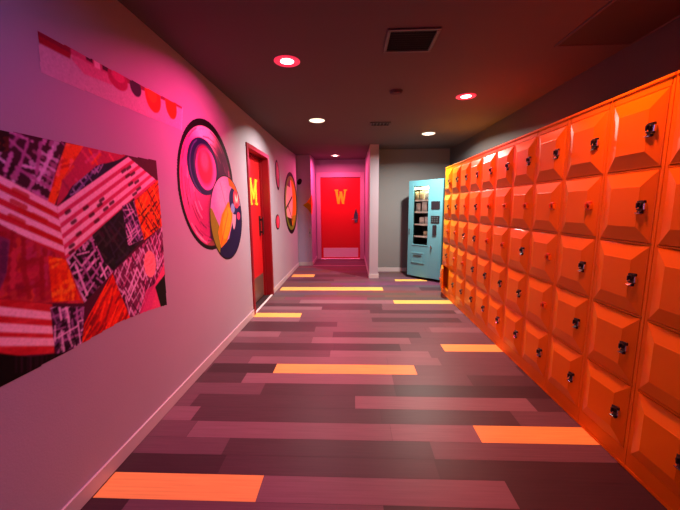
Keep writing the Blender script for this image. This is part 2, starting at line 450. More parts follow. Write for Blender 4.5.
# locks that read black (doors counted from the top); the others are plain orange
DARKL = {0: '12345', 1: '12345', 2: '1345', 3: '15', 4: '1345', 5: '145', 6: '145', 7: '12345', 8: '135', 9: '125', 10: '124'}
proto = None; meshes = {}
def part_obj(name, data, parent):
    o = bpy.data.objects.new(name, data); COL.objects.link(o); o.parent = parent; return o
for i in range(11):
    y = 1.5605+(i-1)*DC
    t = thing('locker_column', 'tall orange five door locker column, '+ORD[i], 'locker', (XL, y, 0), 0, 'orange locker columns along the right wall')
    if i == 0:
        b = obj('body', make_body(), M['locker'], t); meshes['body'] = b.data
    else:
        part_obj('body', meshes['body'], t)
    for k in range(5):
        z = RB+(4-k)*DR+.008
        if 'door' not in meshes:
            d = obj('door', door_mesh(), [M['locker'], M['lockin']], t); meshes['door'] = d.data
        else:
            d = part_obj('door', meshes['door'], t)
        d.location = (0.0, LW-.0185, z)
        if i == 10 and k == 4:
            d.rotation_euler = (0, 0, math.radians(-13)); d.location.x = -.012; d['label'] = 'locker door standing ajar'
        key = 'dark' if str(k+1) in DARKL[i] else 'plain'
        if key not in meshes:
            ms = [M['black'], M['black'], M['chrome']] if key == 'dark' else [M['lockred'], M['lockhole'], M['locker']]
            l = obj('lock', lock_mesh(key == 'dark'), ms, d); meshes[key] = l.data
        else:
            l = part_obj('lock', meshes[key], d)
        l['label'] = 'black cam lock with chrome plate' if key == 'dark' else 'orange lock plate with small black tumbler'

# ------------------------------------------------------------------ vending machine (local: x along the front, y into the machine, z up)
VW, VD, VH = .70, .50, 1.80
vm = thing('vending_machine', 'teal glass front vending machine standing askew in the far right corner', 'vending machine', (2.282, 6.165, 0), math.atan2(-.5, .5))
WU0, WU1, WZ0, WZ1 = .105, .427, .64, 1.70
FZ = .05
bm = bmesh.new()
box(bm, 0, .02, .05, VD, FZ, VH); box(bm, VW-.02, VW, .05, VD, FZ, VH); box(bm, .02, VW-.02, VD-.02, VD, FZ, VH)
box(bm, .02, VW-.02, .05, VD-.02, VH-.03, VH); box(bm, .02, VW-.02, .05, VD-.02, FZ, FZ+.03)
cab = obj('cabinet', bm, M['tealdark'], vm); cab['label'] = 'dark machine cabinet'
bm = bmesh.new()
box(bm, 0, WU0, 0, .05, FZ, VH, bev=.006); box(bm, WU1, VW, 0, .05, FZ, VH, bev=.006)
box(bm, WU0-.004, WU1+.004, .001, .05, WZ1, VH-.001); box(bm, WU0-.004, WU1+.004, .001, .05, FZ+.001, WZ0)
fd = obj('front_door', bm, M['teal'], vm); fd['label'] = 'teal front door'
bm = bmesh.new()
for a in ((WU0-.012,WU0+.006,-.006,.012,WZ0-.012,WZ1+.012), (WU1-.006,WU1+.012,-.006,.012,WZ0-.012,WZ1+.012), (WU0+.006,WU1-.006,-.006,.012,WZ0-.012,WZ0+.006), (WU0+.006,WU1-.006,-.006,.012,WZ1-.006,WZ1+.012)): box(bm, *a, bev=.003)
obj('window_frame', bm, M['teal'], fd)
obj('glass', B(WU0+.002, WU1-.002, .010, .014, WZ0+.002, WZ1-.002), M['glass'], fd)
bm = bmesh.new()
box(bm, .025, .03, .055, VD-.05, WZ0-.02, VH-.04); box(bm, WU1+.03, WU1+.035, .055, VD-.05, WZ0-.02, VH-.04); box(bm, .03, WU1+.03, .40, .405, WZ0-.02, VH-.04); box(bm, .03, WU1+.03, .055, .40, WZ0-.025, WZ0-.02)
obj('inner_liner', bm, M['inner'], cab)
SH = [.80, 1.02, 1.245, 1.455]
for z in SH:
    sh = obj('shelf', B(.035, WU1+.025, .07, .395, z-.012, z, bev=.002), M['inner'], cab)
    obj('price_rail', B(.035, WU1+.025, .060, .068, z-.026, z+.006), M['white'], sh)['label'] = 'white price rail'
obj('lit_back_panel', B(.04, WU1+.02, .385, .395, 1.47, WZ1+.02), M['ledpanel'], cab)['label'] = 'lit cream panel behind the top shelf'
lg = obj('light_strip', B(.05, WU1+.01, .075, .10, WZ1-.055, WZ1-.02), M['ledwhite'], cab); lg['label'] = 'lit strip inside the window'
# control column
obj('display', B(.480, .648, -.008, .004, 1.285, 1.425, bev=.004), M['panelblk'], fd)['label'] = 'black display'
kp = obj('keypad', B(.480, .648, -.008, .004, 1.045, 1.175, bev=.004), M['panelblk'], fd); kp['label'] = 'black keypad panel'
for r in range(3):
    for c in range(3): obj('key', B(.498+c*.047, .532+c*.047, -.013, -.007, 1.062+r*.034, 1.086+r*.034, bev=.003), M['tealdark'], kp)
obj('bill_slot', B(.520, .600, -.018, .004, .835, 1.015, bev=.008), M['panelblk'], fd)['label'] = 'black note slot'
bm = bmesh.new(); cyl(bm, (.505,0,.625), '-y', .018, .016, .022, 20); box(bm, .499,.511,-.036,-.02,.595,.655, bev=.003)
obj('door_lock', bm, M['chrome'], fd)
bm = bmesh.new(); box(bm, .085,.365,-.010,.002,.30,.325, bev=.003); box(bm, .085,.365,-.010,.002,.475,.50, bev=.003); box(bm,.085,.11,-.010,.002,.325,.475, bev=.003); box(bm,.34,.365,-.010,.002,.325,.475, bev=.003)
hp = obj('delivery_frame', bm, M['teal'], fd)
obj('flap', B(.112, .338, -.005, .0, .327, .473, bev=.003), M['teal'], hp)
obj('flap_grip', B(.14, .31, -.016, -.004, .435, .455, bev=.003), M['tealdark'], hp)
obj('side_latch', B(.022, .042, -.010, .002, .82, .93, bev=.003), M['tealdark'], fd)
for (u, v) in ((.06,.08),(VW-.06,.08),(.06,VD-.08),(VW-.06,VD-.08)):
    obj('foot', lathe(bmesh.new(), (u, v, 0), [(0,0),(.028,0),(.028,.012),(.014,.018),(.014,FZ+.002),(0,FZ+.002)], 16), M['rubber'], vm)
mv = Matrix.Translation((2.282, 6.165, 0)) @ Matrix.Rotation(math.atan2(-.5, .5), 4, 'Z')
def packet_mesh(w, h, d):
    """pillow pack: crimped ends, swollen middle"""
    bm = bmesh.new(); n = 8; m = 8
    def P(i, j, s):
        u, v = i/n, j/m
        puff = (max(0, math.sin(PI*u))**.6)*(max(0, math.sin(PI*min(1, max(0, (v-.08)/.84))))**.5)
        return ((u-.5)*w*(1-.04*puff), s*d/2*puff + (.0012*s), v*h)
    for s in (-1, 1):
        g = [[bm.verts.new(P(i, j, s)) for j in range(m+1)] for i in range(n+1)]
        for i in range(n):
            for j in range(m): bm.faces.new((g[i][j], g[i+1][j], g[i+1][j+1], g[i][j+1]))
    bmesh.ops.remove_doubles(bm, verts=bm.verts[:], dist=.003)
    return bm
PK = [(.13,1.245,.10,.155,'white',"white packet on the second shelf of the vending machine, left one"), (.265,1.245,.115,.175,'white',"white packet on the second shelf of the vending machine, right one"),
      (.10,1.455,.085,.15,'cream',"cream packet on the lit top shelf, left in the vending machine"), (.20,1.455,.085,.16,'cream',"cream packet on the lit top shelf, middle of the vending machine"), (.305,1.455,.09,.145,'white',"white packet on the lit top shelf, right in the vending machine"),
      (.215,1.02,.10,.12,'white',"rounded white packet on the third shelf, middle of the vending machine"), (.325,1.02,.09,.13,'white',"rounded white packet on the third shelf, right in the vending machine"),
      (.30,.80,.08,.09,'cream',"small cream packet on the lowest vending machine shelf")]
for (u, z, w, h, mk, lab) in PK:
    o = obj('snack_packet', packet_mesh(w, h, .05), M[mk], None, True)
    o.location = mv @ Vector((u, .125, z)); o.rotation_euler = (0, 0, math.atan2(-.5, .5))
    tag(o, lab, 'snack packet', 'packets in the vending machine')

# ------------------------------------------------------------------ ceiling fittings
def downlight(x, y, col, lens, power, label, size=180, estr=12, ring=None, tilt=0):
    z = zc(y)
    t = thing('recessed_downlight', label, 'ceiling light', (x, y, z), 0, 'recessed downlights in the ceiling')
    obj('trim_ring', lathe(bmesh.new(), (0,0,0), [(.050,-.0005),(.098,-.0005),(.098,-.004),(.092,-.008),(.078,-.008),(.056,-.003),(.050,-.003),(.050,-.0005)], 40), mat('halo_glow_trim', (.5,.05,.08,1), .5, emit=ring, estr=1.6 if ring[1] > .5 else .7) if ring else M['trimring'], t, True)  # trim emission stands in for the halo of light around the lens
    m = mat('lit_lens_'+str(len(bpy.data.materials)), (.8,.8,.8,1), .4, emit=lens, estr=estr)
    obj('lens', lathe(bmesh.new(), (0,0,0), [(0,-.010),(.038,-.0085),(.050,-.004),(.050,-.001),(0,-.001)], 32), m, t, True)
    l = bpy.data.lights.new('downlight_beam', 'AREA'); l.energy = power; l.color = col
    l.shape = 'DISK'; l.size = .09; l.spread = math.radians(size)
    o = bpy.data.objects.new('downlight_beam', l); COL.objects.link(o); o.location = (x, y, z-.028); o.rotation_euler = (0, math.radians(tilt), 0)   # gimbal turned towards the near wall
    return t
PINK = (1,.04,.22); WARM = (1,.91,.80); REDC = (1,.085,.06); MAG = (1,.085,.25)
RL = (1,.42,.46,1); RG = (1,.035,.10,1)
WG = (1,.86,.62,1)
downlight(.75, 2.632, PINK, RL, 31, 'red glowing round downlight nearest the long painted strip on the left', 138, ring=RG, tilt=20)
downlight(2.387, 3.528, REDC, RL, 28, 'red glowing round downlight above the orange lockers', 145, ring=RG)
downlight(.793, 4.35, WARM, (1,.92,.75,1), 30, 'white glowing round downlight in front of the M door', 130, ring=WG, tilt=20)
downlight(2.401, 5.223, WARM, (1,.92,.75,1), 80, 'white glowing round downlight in front of the vending machine', 165, ring=WG)
downlight(.86, 7.55, MAG, (1,.75,.72,1), 56, 'small pink white downlight inside the niche before the W door', 175, ring=(1,.4,.4,1))
downlight(2.387, 1.75, (1,.16,.04), RL, 16, 'red downlight above the nearest lockers, out of the photo', 140, ring=RG)
downlight(.75, .91, (.36,.25,1.0), (.8,.4,.6,1), 4.5, 'dim purple downlight over the near left wall, out of the photo', 172, estr=2)
downlight(.75, -.81, (.36,.36,1.0), (.7,.6,1,1), 15, 'added unseen lilac fill lamp behind the viewer by the left wall, out of the photo', 125, tilt=38)  # added fill lamp, gives the near left wall its purple light
downlight(2.387, -.02, (1,.16,.08), RL, 3, 'dim red downlight beside the viewer above the lockers, out of the photo', 140, ring=RG)

def vent(x0, x1, y0, y1, label, nsl, along, fm='grille'):
    t = thing('ceiling_vent', label, 'air vent', ((x0+x1)/2, (y0+y1)/2, HC), 0, 'ceiling air vents')
    hx, hy = (x1-x0)/2, (y1-y0)/2; w = .022
    bm = bmesh.new()
    for a in ((-hx,hx,-hy,-hy+w), (-hx,hx,hy-w,hy), (-hx,-hx+w,-hy+w,hy-w), (hx-w,hx,-hy+w,hy-w)): box(bm, *a, -.010, 0, bev=.003)
    obj('frame', bm, M[fm], t)
    obj('duct_backing', B(-hx+w, hx-w, -hy+w, hy-w, -.0015, -.0005), M['void'], t)
    for k in range(nsl):
        f = (k+.5)/nsl
        bm = bmesh.new()
        if along == 'x':
            yy = -hy+w+f*(2*hy-2*w)
            prism(bm, [(yy-.008,-.009),(yy-.006,-.009),(yy+.009,-.0022),(yy+.007,-.0022)], lambda u, v, q: (-hx+w+q, u, v), 2*hx-2*w)
        else:
            xx = -hx+w+f*(2*hx-2*w)
            prism(bm, [(xx-.008,-.009),(xx-.006,-.009),(xx+.009,-.0022),(xx+.007,-.0022)], lambda u, v, q: (u, -hy+w+q, v), 2*hy-2*w)
        obj('slat', bm, M['slat'], t)
vent(1.462, 1.795, 2.215, 2.525, 'large square dark air vent in the near ceiling', 9, 'x')
vent(1.48, 1.75, 4.48, 4.66, 'small dark air vent in the ceiling between the white downlights', 5, 'y', 'slat')
sd = thing('smoke_detector', 'small faint round smoke detector on the ceiling between the red downlights', 'smoke detector', (1.661, 3.339, HC))
obj('base_ring', lathe(bmesh.new(), (0,0,0), [(0,0),(.065,0),(.065,-.010),(0,-.010)], 28), M['ceil'], sd, True)
obj('cover', lathe(bmesh.new(), (0,0,0), [(.058,-.010),(.055,-.024),(.035,-.032),(0,-.034)], 28), M['ceil'], sd, True)
hb = thing('ceiling_hatch', 'flush dark access panel in the ceiling above the lockers', 'hatch', (3.0, 2.2, HC))
obj('hatch_panel', B(-.34, .14, -.42, .28, -.006, -.0005, bev=.002), M['hatch'], hb)
bm = bmesh.new()
for a in ((-.362,-.342,-.442,.302), (.142,.155,-.442,.302), (-.342,.142,-.442,-.422), (-.342,.142,.282,.302)): box(bm, *a, -.010, -.0005, bev=.003)
obj('hatch_frame', bm, M['ceil'], hb)

# ------------------------------------------------------------------ wall art: painted canvases (colour attribute meshes lying on the wall)
def soft(d, w): return np.clip(.5-d/w, 0, 1)
class Paint:
    def __init__(s, y0, y1, z0, z1, res):
        s.ny = int((y1-y0)/res)+1; s.nz = int((z1-z0)/res)+1
        s.y = np.linspace(y0, y1, s.ny); s.z = np.linspace(z0, z1, s.nz)
        s.Y, s.Z = np.meshgrid(s.y, s.z, indexing='ij')
        s.C = np.zeros((s.ny, s.nz, 3)); s.mask = np.ones((s.ny, s.nz), bool); s.aa = res*1.4
        s.clip = None
    def put(s, a, col):
        if s.clip is not None: a = a*s.clip
        c = np.array(srgb(*col)[:3]); s.C = s.C*(1-a[...,None]) + c*a[...,None]
    def pdist(s, pts):
        """signed distance-like inside test for a simple polygon"""
        ins = np.zeros(s.Y.shape, bool); dm = np.full(s.Y.shape, 9.)
        n = len(pts)
        for i in range(n):
            (a, b), (c, d) = pts[i], pts[(i+1) % n]
            with np.errstate(divide='ignore', invalid='ignore'):
                cond = ((b > s.Z) != (d > s.Z)) & (s.Y < (c-a)*(s.Z-b)/(d-b+1e-12)+a)
            ins ^= cond
            ex, ey = c-a, d-b; L = ex*ex+ey*ey+1e-12
            t = np.clip(((s.Y-a)*ex+(s.Z-b)*ey)/L, 0, 1)
            dm = np.minimum(dm, np.hypot(s.Y-a-t*ex, s.Z-b-t*ey))
        return np.where(ins, -dm, dm)
    def poly(s, pts, col, a=1): s.put(soft(s.pdist(pts), s.aa)*a, col)
    def ell(s, c, ry, rz, col, a=1, inner=0, rot=0, soften=None):
        dy, dz = s.Y-c[0], s.Z-c[1]
        u = dy*math.cos(rot)+dz*math.sin(rot); v = -dy*math.sin(rot)+dz*math.cos(rot)
        r = np.hypot(u/ry, v/rz); k = min(ry, rz); w = soften or s.aa
        m = soft((r-1)*k, w)
        if inner: m = m*(1-soft((r-inner)*k, w))
        s.put(m*a, col)
    def line(s, p, q, w, col, a=1, rough=0):
        ex, ey = q[0]-p[0], q[1]-p[1]; L = ex*ex+ey*ey+1e-12
        t = np.clip(((s.Y-p[0])*ex+(s.Z-p[1])*ey)/L, 0, 1)
        d = np.hypot(s.Y-p[0]-t*ex, s.Z-p[1]-t*ey)
        ww = w/2*(1+rough*np.sin(t*23+RNG.uniform(0, 6)))
        s.put(soft(d-ww, s.aa*1.2)*a, col)
    def grain(s, k):
        n = RNG.normal(0, k, s.Y.shape)
        for ax in (0, 1): n = (n+np.roll(n, 1, ax))/1.6
        s.C = np.clip(s.C*(1+n[...,None]), 0, 1)
    def build(s, name, X, m, label, cat, group=None, plane='left', parent=None):
        idx = -np.ones(s.Y.shape, int)
        fm = s.mask[:-1,:-1] & s.mask[1:,:-1] & s.mask[1:,1:] & s.mask[:-1,1:]
        use = np.zeros(s.Y.shape, bool)
        use[:-1,:-1] |= fm; use[1:,:-1] |= fm; use[1:,1:] |= fm; use[:-1,1:] |= fm
        n = int(use.sum()); idx[use] = np.arange(n)
        yy, zz = s.Y[use], s.Z[use]
        if plane == 'left': co = np.stack([np.full(n, X), yy, zz], 1)
        else: co = np.stack([yy, np.full(n, X), zz], 1)
        A, Bq, Cq, D = idx[:-1,:-1][fm], idx[1:,:-1][fm], idx[1:,1:][fm], idx[:-1,1:][fm]
        fs = np.stack([A, Bq, Cq, D], 1)
        me = bpy.data.meshes.new(name); me.from_pydata(co.tolist(), [], fs.tolist()); me.update()
        at = me.color_attributes.new('Col', 'FLOAT_COLOR', 'POINT')
        c4 = np.ones((n, 4), np.float32); c4[:, :3] = s.C[use]**1.18
        at.data.foreach_set('color', c4.ravel())
        me.materials.append(m)
        o = bpy.data.objects.new(name, me); COL.objects.link(o)
        if parent: o.parent = parent
        return tag(o, label, cat, group)

W_ = wall_pt
def PX(*pts): return [W_(*p) for p in pts]
# ---- the large plaid mural
P = Paint(.70, 2.10, .68, 1.68, .0042)
top = PX((-75,112),(0,129),(70,143),(126,155),(156,160),(159,190),(163,240),(165,275),(167,305),(148,311),(120,322),(80,345),(60,356),(0,388),(-75,424))
P.mask = P.pdist(top) < 0
P.C[:] = srgb(90,25,60)[:3]
def plaid(poly, base, cols, dirs, n, w, L, alpha=.85, lattice=None):
    poly = PX(*poly)
    m = soft(P.pdist(poly), P.aa)
    P.put(m, base); old = P.clip; P.clip = m
    ys_ = [p[0] for p in poly]; zs_ = [p[1] for p in poly]
    for i in range(n):
        c = (RNG.uniform(min(ys_), max(ys_)), RNG.uniform(min(zs_), max(zs_)))
        a = dirs[i % len(dirs)]+RNG.normal(0, .07); l = L*RNG.uniform(.5, 1.3)
        dx, dz = math.cos(a)*l/2, math.sin(a)*l/2
        P.line((c[0]-dx, c[1]-dz), (c[0]+dx, c[1]+dz), 1.2*w*RNG.uniform(.5, 1.5), cols[RNG.integers(len(cols))], alpha*RNG.uniform(.6, 1), .25)
    if lattice:                       # dry brush grid of long broken strokes
        sp, lw, lc = lattice
        cyy, czz = (min(ys_)+max(ys_))/2, (min(zs_)+max(zs_))/2
        D = math.hypot(max(ys_)-min(ys_), max(zs_)-min(zs_))/2
        for k, a in enumerate(dirs):
            t = (math.cos(a), math.sin(a)); nn = (-t[1], t[0])
            o = -D
            while o < D:
                u = -D+RNG.uniform(0, .05)
                while u < D:
                    l = RNG.uniform(.05, .16); a2 = RNG.normal(0, .008)
                    p0 = (cyy+t[0]*u+nn[0]*(o+a2), czz+t[1]*u+nn[1]*(o+a2))
                    p1 = (cyy+t[0]*(u+l)+nn[0]*(o-a2), czz+t[1]*(u+l)+nn[1]*(o-a2))
                    P.line(p0, p1, lw*RNG.uniform(.6, 1.25), lc[RNG.integers(len(lc))], RNG.uniform(.7, 1), .2)
                    u += l+RNG.uniform(.004, .05)
                o += sp*RNG.uniform(.75, 1.3)
    P.clip = old
def stripes(quad, n, colA, colB, wA=.5, a=1):
    """bands running from edge q0-q3 to edge q1-q2"""
    q = PX(*quad)
    for i in range(n):
        f0, f1 = i/n, (i+wA)/n
        L_ = lambda p, r, f: (p[0]+(r[0]-p[0])*f, p[1]+(r[1]-p[1])*f)
        if colB: P.poly([L_(q[0],q[3],f0), L_(q[1],q[2],f0), L_(q[1],q[2],(i+1)/n), L_(q[0],q[3],(i+1)/n)], colB, a)
    for i in range(n):
        f0, f1 = (i)/n, (i+wA)/n
        P.poly([L_(q[0],q[3],f0), L_(q[1],q[2],f0), L_(q[1],q[2],f1), L_(q[0],q[3],f1)], colA, a)
R = math.radians
LIL, PNK, BLK, NAVY, ORG, RED, PAL, PLUM = (238,200,238), (225,90,150), (22,12,22), (28,26,62), (250,95,25), (205,25,35), (252,212,224), (88,22,58)
plaid([(-75,112),(0,129),(66,143),(56,170),(48,205),(0,176),(-75,130)], (72,20,54), [LIL, (180,110,160), BLK, (70,14,44), (70,14,44), (190,120,165)], [R(-27), R(63)], 50, .013, .10, lattice=(.042, .013, [LIL, (214,140,196), (190,110,170), (70,14,44)]))
plaid([(-75,112),(0,129),(9,131),(8,150),(0,152),(-75,150)], (40,14,18), [BLK, (190,80,30)], [R(80)], 20, .02, .1)
plaid([(66,143),(84,146),(66,175),(54,206),(47,203),(56,172)], ORG, [(255,150,40), RED, (250,120,130), (255,70,20)], [R(70), R(20)], 30, .012, .07)
plaid([(84,146),(126,155),(100,172),(66,196),(56,207),(62,180)], (196,50,98), [PNK, (240,90,120), (150,30,90), ORG], [R(40), R(-50)], 30, .010, .08)
plaid([(128,157),(122,164),(92,186),(60,207),(72,186),(100,165)], NAVY, [(20,18,50), (40,40,90)], [R(35)], 14, .012, .1)
plaid([(105,163),(92,182),(66,200),(74,185),(96,166)], NAVY, [(170,150,200), (90,70,130), NAVY], [R(-52), R(40)], 26, .006, .06, lattice=(.030, .007, [(190,160,210), (120,90,160), (190,160,210)]))
# chevron: left arm falls to the apex, right arm climbs to the top corner
stripes([(-75,135),(58,207),(66,259),(-75,205)], 4, PAL, (205,40,70), .52)
for (x, y) in ((12,201),(38,206),(10,216),(33,215),(31,228),(48,236),(14,190),(20,210)):
    a = W_(x, y); b = W_(x+13, y+6.2); P.line(a, b, .020, (200,16,22), .85)
stripes([(57,207),(128,157),(157,181),(66,260)], 5, PAL, (214,70,120), .55)
for (x, y) in ((66,213),(72,223),(77,235),(70,247),(70,253),(100,201),(104,210),(98,206),(122,172),(126,177),(129,185),(133,195),(127,169),(131,175),(135,183),(137,190),(84,209),(90,216),(95,222),(110,204)):
    a = W_(x, y); b = W_(x+3.2, y-2.4); P.line(a, b, .017, (78,10,42), .9)
# lower left red block
plaid([(-75,205),(0,224),(66,259),(84,303),(50,303),(0,299),(-75,296)], (176,34,70), [(200,45,90), (150,20,60), (215,80,60), (190,60,110), (160,25,40)], [R(5), R(85)], 80, .018, .13, lattice=(.05, .018, [(205,60,90), (190,60,70), (160,24,50)]))
plaid([(-75,215),(0,236),(10,240),(6,275),(0,290),(-75,280)], (140,60,110), [(170,90,150), (100,40,90)], [R(80)], 16, .016, .1)
plaid([(48,256),(66,260),(80,300),(52,302)], (226,62,28), [(255,140,30), (255,170,50), RED, ORG], [R(85), R(10)], 30, .011, .08)
# purple plaid beside the apex, dark navy field
plaid([(66,259),(106,224),(113,272),(84,303)], (42,16,38), [LIL, BLK, (150,90,150), BLK, (175,110,170)], [R(35), R(-58)], 60, .010, .09, lattice=(.036, .011, [LIL, (196,130,196), LIL]))
plaid([(92,235),(134,198),(143,240),(113,271),(104,262)], (34,20,38), [BLK, (40,50,40), (20,20,50), (80,20,60)], [R(40), R(-50)], 40, .014, .1, lattice=(.05, .012, [(70,60,66), (22,14,26), (56,40,70)]))
plaid([(122,206),(136,200),(145,238),(128,246)], (60,30,70), [LIL, (150,100,170), BLK], [R(30), R(-65)], 26, .007, .07, lattice=(.030, .008, [LIL, (170,120,190)]))
plaid([(134,201),(158,180),(162,226),(144,240)], (232,80,22), [BLK, (255,150,30), (120,30,20), BLK, (255,110,20)], [R(40), R(-55)], 46, .009, .07, lattice=(.036, .009, [(255,160,40), (24,12,20), (255,110,20), (24,12,20)]))
plaid([(113,272),(162,226),(165,266),(138,318),(122,322)], (128,44,98), [LIL, (90,20,66), (60,16,50), (215,110,170), LIL], [R(50), R(-65)], 70, .008, .1, lattice=(.034, .009, [LIL, (230,130,190), LIL, (60,16,50)]))
plaid([(84,324),(112,273),(130,318),(118,324),(80,346)], (222,40,34), [(255,90,30), (150,14,40), (255,70,50), (120,10,40)], [R(45)], 44, .010, .09, lattice=(.04, .012, [(255,80,40), (140,12,40)]))
P.poly(PX((164,264),(140,315),(160,309),(166,292)), (226,90,140)); P.poly(PX((146,290),(160,280),(150,312),(138,318)), (214,70,140), .8)
P.poly(PX((155,287),(165,274),(167.5,305),(161,308)), (30,34,24))
P.ell(W_(150,264), .058, .082, (250,165,165))
for k in range(12):
    a = W_(150+RNG.uniform(-6,4), 264+RNG.uniform(-9,9)); P.line(a, (a[0]+.03, a[1]+.01), .004, (235,110,125), .8)
# lower left stripes, purple plaid, black corner
plaid([(-75,296),(0,299),(52,304),(54,353),(0,357),(-75,362)], (206,48,62), [(220,70,80), (190,35,50)], [R(2)], 16, .016, .2)
for (a, b) in (((-75,301),(52,316)), ((-75,321),(53,330)), ((-75,338),(55,342))):
    p, q = W_(a[0], a[1]+3), W_(b[0], b[1]); P.line(p, q, .030, PAL, .95)
plaid([(50,307),(84,307),(82,345),(56,355),(53,335)], (78,36,78), [LIL, BLK, (130,80,140), BLK, (160,110,170)], [R(10), R(88)], 60, .009, .07, lattice=(.030, .009, [LIL, (180,120,180), BLK]))
P.poly(PX((-75,358),(0,353),(30,357),(68,352),(60,362),(0,395),(-75,430)), (12,7,12))
for k in range(14):
    x = RNG.uniform(15, 55); a = W_(x, 356); b = W_(x, 372); P.line(a, b, .006, (70,35,60), .5)
# right edge: the streaks that run off
for k in range(10):
    a = W_(157, 185+k*9); P.line(a, (a[0]+.02, a[1]+.02), .006, (60,20,40), .5)
P.grain(.05)
P.build('wall_mural', .0009, M['art'], 'large plaid and chevron mural in pinks, purple, orange and black', 'mural')

# ---- the long narrow strip higher up
P = Paint(1.32, 2.50, 1.87, 2.10, .0045)
q = PX((37,30),(183,107),(182,131),(40,73)); P.mask = P.pdist(q) < 0
P.C[:] = srgb(214,178,196)[:3]
P.poly(PX((36,30),(72,48),(70,59),(37,42)), (176,20,52)); P.poly(PX((36,34),(36,30),(100,62),(184,106),(184,110),(100,70)), (150,24,62), .95)
P.poly(PX((70,48),(100,63),(112,72),(112,85),(84,74),(72,60)), (226,100,150), .75)
for (x, y, r) in ((89,58,.02),(105,67.5,.02)): P.poly([(W_(x,y)[0]+a*r, W_(x,y)[1]+b*r*.8) for a, b in ((-1,-1),(1,-1),(1,1),(-1,1))], (70,8,30))
for (x, y) in ((97,65),(113,72)): P.poly([(W_(x,y)[0]+a*.018, W_(x,y)[1]+b*.016) for a, b in ((-1,-1),(1,-1),(1,1),(-1,1))], (250,190,215))
P.ell(W_(118,79), .075, .055, (190,32,96), 1); P.ell(W_(118,76), .05, .03, (230,80,140), .8)
P.ell(W_(135.5,87), .05, .052, (58,46,62))
P.ell(W_(153,97), .082, .092, (248,74,14)); P.ell(W_(152,94), .05, .05, (255,110,20), .8)
P.ell(W_(171,106), .070, .085, (246,84,24))
P.poly(PX((182,106),(184,107),(183,131),(181,130)), (240,200,215))
P.grain(.05)
P.build('wall_mural', .0009, M['art'], 'long narrow pale strip mural with dark and orange hanging shapes high on the left wall', 'mural')

# ---- big ring
c0 = (2.872, 1.527); Rr = .556
P = Paint(2.30, 3.44, .96, 2.09, .005)
P.mask = np.hypot(P.Y-c0[0], P.Z-c0[1]) < Rr
N = lambda u, v: (c0[0]+u*Rr, c0[1]+v*Rr)
P.C[:] = srgb(222,88,150)[:3]
P.ell(N(-.05,.80), .55*Rr, .20*Rr, (252,228,222), 1, soften=.10)
P.ell(N(-.6,.0), .3*Rr, .7*Rr, (236,120,170), .8, soften=.2)
P.ell(N(.05,-.5), .75*Rr, .42*Rr, (170,30,110), .85, soften=.2)
P.ell(N(.60,.15), .34*Rr, .75*Rr, (66,12,70), .9, soften=.2)
for k in range(60):
    a = RNG.uniform(0, 2*PI); r = RNG.uniform(.5, .9)
    a2 = a+RNG.uniform(.2, .55); pts = [N(r*math.cos(t), r*math.sin(t)) for t in (a, (a+a2)/2, a2)]
    cc = [(70,14,70), (250,190,205), (150,30,100), (50,16,66), (244,130,165)][k % 5]
    for p_, q_ in zip(pts, pts[1:]): P.line(p_, q_, .011, cc, .7)
P.poly([N(.36,.3), N(.12,-.1), N(-.12,-.42), N(-.14,-.8), N(.05,-.92), N(.3,-.85), N(.65,-.3)], (60,16,70), .9)
P.ell(N(.12,-.5), .2*Rr, .38*Rr, (24,8,32), .9, soften=.14); P.ell(N(.45,.3), .26*Rr, .5*Rr, (70,14,72), .85, soften=.14)
P.ell(N(-.19,.28), .52*Rr, .42*Rr, (30,28,84), 1)
P.ell(N(-.13,.28), .38*Rr, .34*Rr, (216,110,180), 1)
P.ell(N(-.10,.25), .43*Rr, .38*Rr, (52,26,86), .9, inner=.84)
P.ell(N(-.15,.29), .27*Rr, .28*Rr, (226,30,90), 1, soften=.05); P.ell(N(-.16,.38), .13*Rr, .15*Rr, (252,110,140), .9, soften=.05)
for k in range(9):
    a = R(120+k*14); P.line(N(-.13+.5*math.cos(a), .27+.42*math.sin(a)), N(-.13+.5*math.cos(a+.2), .27+.42*math.sin(a+.2)), .012, (120,90,160), .6)
P.poly([N(-.3,-.95), N(.15,-.98), N(.3,-.75), N(.1,-.8), N(-.25,-.88)], (120,90,40), .7)
P.ell(c0, Rr, Rr, (22,8,20), 1, inner=.935)
P.ell(N(.05,-.05), Rr*1.02, Rr*1.02, (22,8,20), .0, inner=.9)
dd = np.hypot(P.Y-c0[0], P.Z-c0[1])/Rr; ang = np.arctan2(P.Z-c0[1], P.Y-c0[0])
thick = .07+.05*np.clip(np.cos(ang-R(60)), 0, 1)
P.put(soft((1-thick-dd)*Rr, P.aa), (22,8,20))
P.grain(.05)
P.build('wall_mural', .0009, M['art'], 'large pink ring shaped mural with thick black outline left of the M door', 'mural')

# ---- small disc overlapping the ring
c1 = (3.222, 1.245); r1 = .418
P = Paint(2.79, 3.66, .81, 1.68, .005)
P.mask = np.hypot(P.Y-c1[0], P.Z-c1[1]) < r1
N = lambda u, v: (c1[0]+u*r1, c1[1]+v*r1)
P.C[:] = srgb(206,140,190)[:3]
P.ell(N(-.3,.55), .35*r1, .4*r1, (232,176,206), .8, soften=.1)
P.poly([N(-1.1,.25), N(-.85,.22), N(-.5,-.2), N(-.36,-.75), N(-.45,-1.1), N(-1.1,-1.1)], (140,150,40), 1)
P.poly([N(-.7,-1.1), N(-.52,-.62), N(.0,-.50), N(.30,-.1), N(.40,.25), N(1.1,.3), N(1.1,-1.1)], (34,30,78))
P.poly([N(-.60,-.30), N(-.35,.08), N(.05,.36), N(.34,.40), N(.34,.05), N(.12,-.30), N(-.15,-.56), N(-.5,-.66)], (250,150,20))
P.ell(N(-.08,-.12), .22*r1, .42*r1, (252,182,40), .9, rot=-.6)
